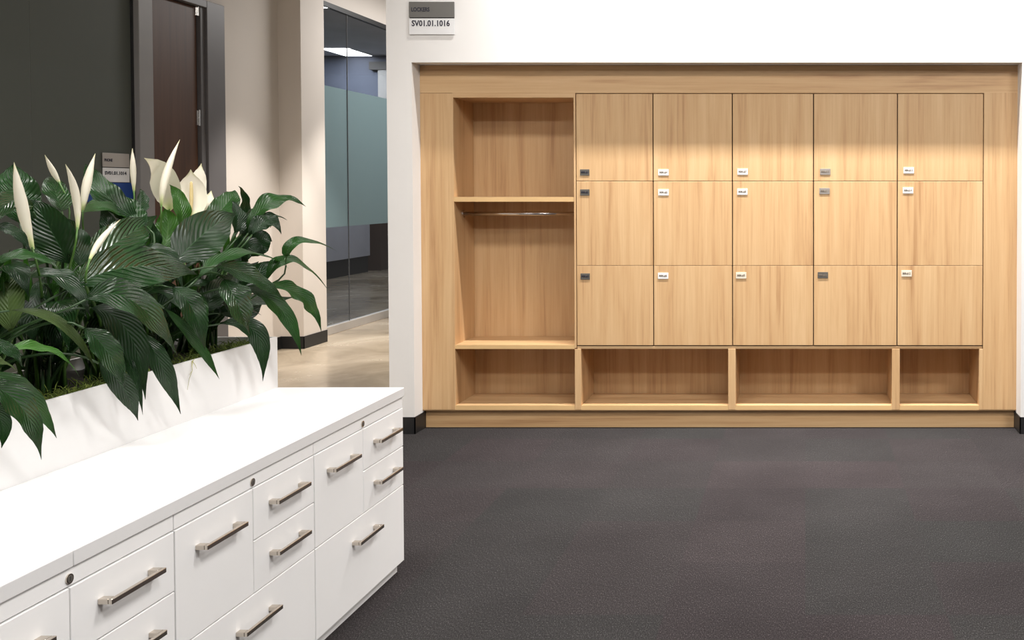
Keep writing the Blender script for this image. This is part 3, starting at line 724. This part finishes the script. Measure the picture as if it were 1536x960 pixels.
# --- leaves deeper in the clump
rnd = random.Random(5)
for i in range(5):
    for k in range(13):
        az = 2 * PI * (k + rnd.random() * 0.8) / 13
        if i == 4 and math.cos(az) > 0.3 and math.sin(az) > 0.2: az += PI
        rad = rnd.uniform(0.04, 0.10); hz = rnd.uniform(0.16, 0.36)
        B = Vector((CROWNX + rad * math.cos(az), PLY[i] + rad * math.sin(az), SZ + hz))
        ln = rnd.uniform(0.17, 0.25); dr = rnd.uniform(0.0, 0.09)
        dh = Vector((math.cos(az), math.sin(az), 0))
        Mp = B + dh * ln * 0.5 + Vector((0, 0, 0.05)); T_ = B + dh * ln * 0.85 - Vector((0, 0, dr))
        if T_.x < XPB - 0.25: continue
        lcount[0] += 1
        m = blade(B, Mp, T_, rnd.uniform(0.065, 0.09), (0.1, -0.2, 1), curl=0.7, seed=lcount[0], nu=20, nv=8)
        o = m.build('leaf', LM[rnd.choice('ddmmg')], root=plants[i], smooth=True)
        petiole(i, o, B, dh + Vector((0, 0, 1.2)))
    for k in range(9):                     # low young leaves that hide the soil
        az = 2 * PI * k / 9 + rnd.random(); rad = 0.05
        B = Vector((CROWNX - 0.03 + rad * math.cos(az), PLY[i] + rad * math.sin(az), SZ + rnd.uniform(0.05, 0.14)))
        T_ = B + Vector((math.cos(az) * 0.09, math.sin(az) * 0.11, rnd.uniform(0.06, 0.12))); Mp = (B + T_) / 2 + Vector((0, 0, 0.015))
        if T_.y > PY1 - 0.03: continue
        lcount[0] += 1
        o = blade(B, Mp, T_, rnd.uniform(0.05, 0.07), (0.3, -0.5, 0.6), curl=0.8, seed=lcount[0], nu=16, nv=8).build('leaf', LM['d'], root=plants[i], smooth=True)
        petiole(i, o, B, T_ - B, root_spread=0.02)
    for k in range(9):                     # bare young stems in the heart of the plant
        lcount[0] += 1
        az = rnd.uniform(0, 2 * PI); hh = rnd.uniform(0.2, 0.34)
        c = Vector((CROWNX + 0.03 * math.cos(az), PLY[i] + 0.04 * math.sin(az), SZ - 0.005))
        e = c + Vector((0.07 * math.cos(az), 0.10 * math.sin(az), hh))
        mid_ = (c + e) / 2 + Vector((0, 0, 0.02))
        B = e; T_ = e + Vector((0.02 * math.cos(az), 0.03 * math.sin(az), 0.13)); Mp = (B + T_) / 2
        o = blade(B, Mp, T_, 0.022, HC, curl=2.4, seed=lcount[0], nu=12, nv=8).build('leaf', LM['b'], root=plants[i], smooth=True)
        MB().tube([c, mid_, e], [0.0055, 0.0045, 0.003], 6).build('petiole', M_petiole, root=plants[i], parent=o, smooth=True)
# --- flowers
def flower(plant, b, md, tp, w, hint=HC, curl=3.6, P=NPRO, spadix=False, wave=0.03, twist=0.0, fold=0.0):
    B, M_, T_ = atx(*b), atx(*md), atx(*tp); W = w * M_.y / F
    lcount[0] += 1
    o = blade(B, M_, T_, W, hint, P=P, curl=curl, wave=wave, twist=twist, seed=lcount[0], nu=24, nv=14, fold=fold).build('spathe', M_spathe, root=plants[plant], smooth=True)
    o['label'] = 'cream spathe'
    t0 = ((M_ * 2 - (B + T_) * 0.5) - B).normalized()
    rn = random.Random(lcount[0])
    petiole(plant, o, B + t0 * 0.006, t0, r=0.0030, mt=M_petiole, nm='flower_stem', root_spread=0.03)
    if spadix:
        h = Vector(hint).normalized() * (W * 0.16)
        pts = [bez(B, M_, T_, f)[0] + h * g_ for f, g_ in ((0.02, 0.2), (0.12, 0.7), (0.24, 1), (0.42, 1), (0.6, 1), (0.74, 1), (0.77, 1))]
        sp = MB().tube(pts, [0.0028, 0.003, 0.0052, 0.0062, 0.006, 0.0048, 0.0016], 12).build('spadix', M_spadix, root=plants[plant], parent=o, smooth=True)
        sp['label'] = 'knobbly yellowish spike'
NB = (-.52, .82, -.15)      # closed spathes turn their seam away
flower(1, (49, 374, -2.10), (32, 308, -2.12), (21, 243, -2.14), 16, NB)
flower(1, (90, 275, -2.32), (80, 258, -2.33), (67, 232, -2.34), 8, NB)
flower(1, (116, 344, -2.14), (113, 292, -2.15), (98, 246, -2.16), 11, NB)
flower(2, (124, 318, -2.26), (130, 274, -2.26), (143, 230, -2.27), 12, NB)
flower(3, (201, 289, -2.32), (199.5, 255, -2.32), (198.5, 222, -2.33), 8, NB)
flower(3, (254, 316, -2.34), (245, 270, -2.32), (216, 237, -2.26), 38, (.45, -.85, .2), 1.1, OPRO, wave=0.015)
flower(3, (242, 310, -2.22), (249, 262, -2.22), (270, 209, -2.24), 10.5, NB)
flower(4, (286, 328, -2.28), (287, 294, -2.30), (286, 254, -2.30), 41, HC, 0.8, OPRO, spadix=True, wave=0.0)
flower(4, (297, 305, -2.36), (297, 278, -2.36), (302, 245, -2.36), 22, HC, 0.8, OPRO)
flower(4, (303, 332, -2.26), (309, 314, -2.26), (317, 286, -2.27), 25, HC, 0.9, SPRO)
flower(2, (134, 391, -2.02), (152, 358, -2.04), (181, 329, -2.06), 9, NB)

# ------------------------------------------------------------------ light
def area(name, loc, sx, sy, power, col=(1, 0.972, 0.948), rot=(0, 0, 0), spread=None):
    l = bpy.data.lights.new(name, 'AREA'); l.shape = 'RECTANGLE'; l.size = sx; l.size_y = sy; l.energy = power; l.color = col
    if spread: l.spread = spread
    o = bpy.data.objects.new(name, l); COL.objects.link(o); o.location = loc; o.rotation_euler = rot; return o
def spot(name, loc, tgt, power, cone, col=(1, 0.945, 0.88), rad=0.04, blend=0.3):
    l = bpy.data.lights.new(name, 'SPOT'); l.energy = power; l.spot_size = math.radians(cone); l.spot_blend = blend; l.color = col; l.shadow_soft_size = rad
    o = bpy.data.objects.new(name, l); COL.objects.link(o); o.location = loc
    o.rotation_euler = (Vector(tgt) - Vector(loc)).to_track_quat('-Z', 'Y').to_euler(); return o
def troffer(x, y, power, sx=1.2, sy=0.6):
    t = thing('ceiling_light', 'unseen recessed rectangular ceiling light above the open floor, outside the frame', 'light', (x, y, CZ), 'recessed ceiling lights')
    f_ = MB(); e = 0.03
    f_.box(x - sx / 2, x + sx / 2, y - sy / 2, y - sy / 2 + e, CZ - 0.02, CZ - 0.001); f_.box(x - sx / 2, x + sx / 2, y + sy / 2 - e, y + sy / 2, CZ - 0.02, CZ - 0.001)
    f_.box(x - sx / 2, x - sx / 2 + e, y - sy / 2 + e, y + sy / 2 - e, CZ - 0.02, CZ - 0.001); f_.box(x + sx / 2 - e, x + sx / 2, y - sy / 2 + e, y + sy / 2 - e, CZ - 0.02, CZ - 0.001)
    f_.build('frame', M_wall, root=t)
    MB().box(x - sx / 2 + e, x + sx / 2 - e, y - sy / 2 + e, y + sy / 2 - e, CZ - 0.012, CZ - 0.002).build('diffuser', M_lamp, root=t)
    area('troffer_lamp', (x, y, CZ - 0.03), sx - 0.1, sy - 0.1, power)
troffer(-2.15, 3.1, 64); troffer(0.9, 3.1, 76); troffer(2.9, 2.0, 140)  # the far right one is added to brighten the cabinet fronts
troffer(-2.15, 0.6, 65); troffer(0.9, 0.6, 90)
area('locker_downlights', (0.1, 5.74, CZ - 0.03), 3.6, 0.08, 140, spread=math.radians(90))
spot('corridor_downlight', (-4.0, 8.7, CZ - 0.03), (-4.0, 8.7, 0), 570, 58, blend=0.45)
spot('corridor_downlight', (-3.85, 10.0, CZ - 0.03), (-3.85, 10.0, 0), 500, 58, blend=0.45)
area('corridor_film_fill', (-3.5, 11.6, CZ - 0.03), 0.5, 3.0, 125)  # added fill without a fixture, brightens the frosted film
area('meeting_room_lamp_and_fill', (-6.6, 17.2, GT - 0.03), 0.55, 0.55, 55, (0.95, 0.97, 1))  # added unseen fill behind the bulkhead, lights the low grey cabinet
area('meeting_room_lamp_and_fill', (-6.4, 13.7, GT - 0.03), 0.55, 0.55, 40, (0.9, 0.95, 1))
w = bpy.data.worlds.new('world'); S.world = w; w.use_nodes = True
w.node_tree.nodes['Background'].inputs[0].default_value = (1.0, 0.97, 0.94, 1); w.node_tree.nodes['Background'].inputs[1].default_value = 0.14
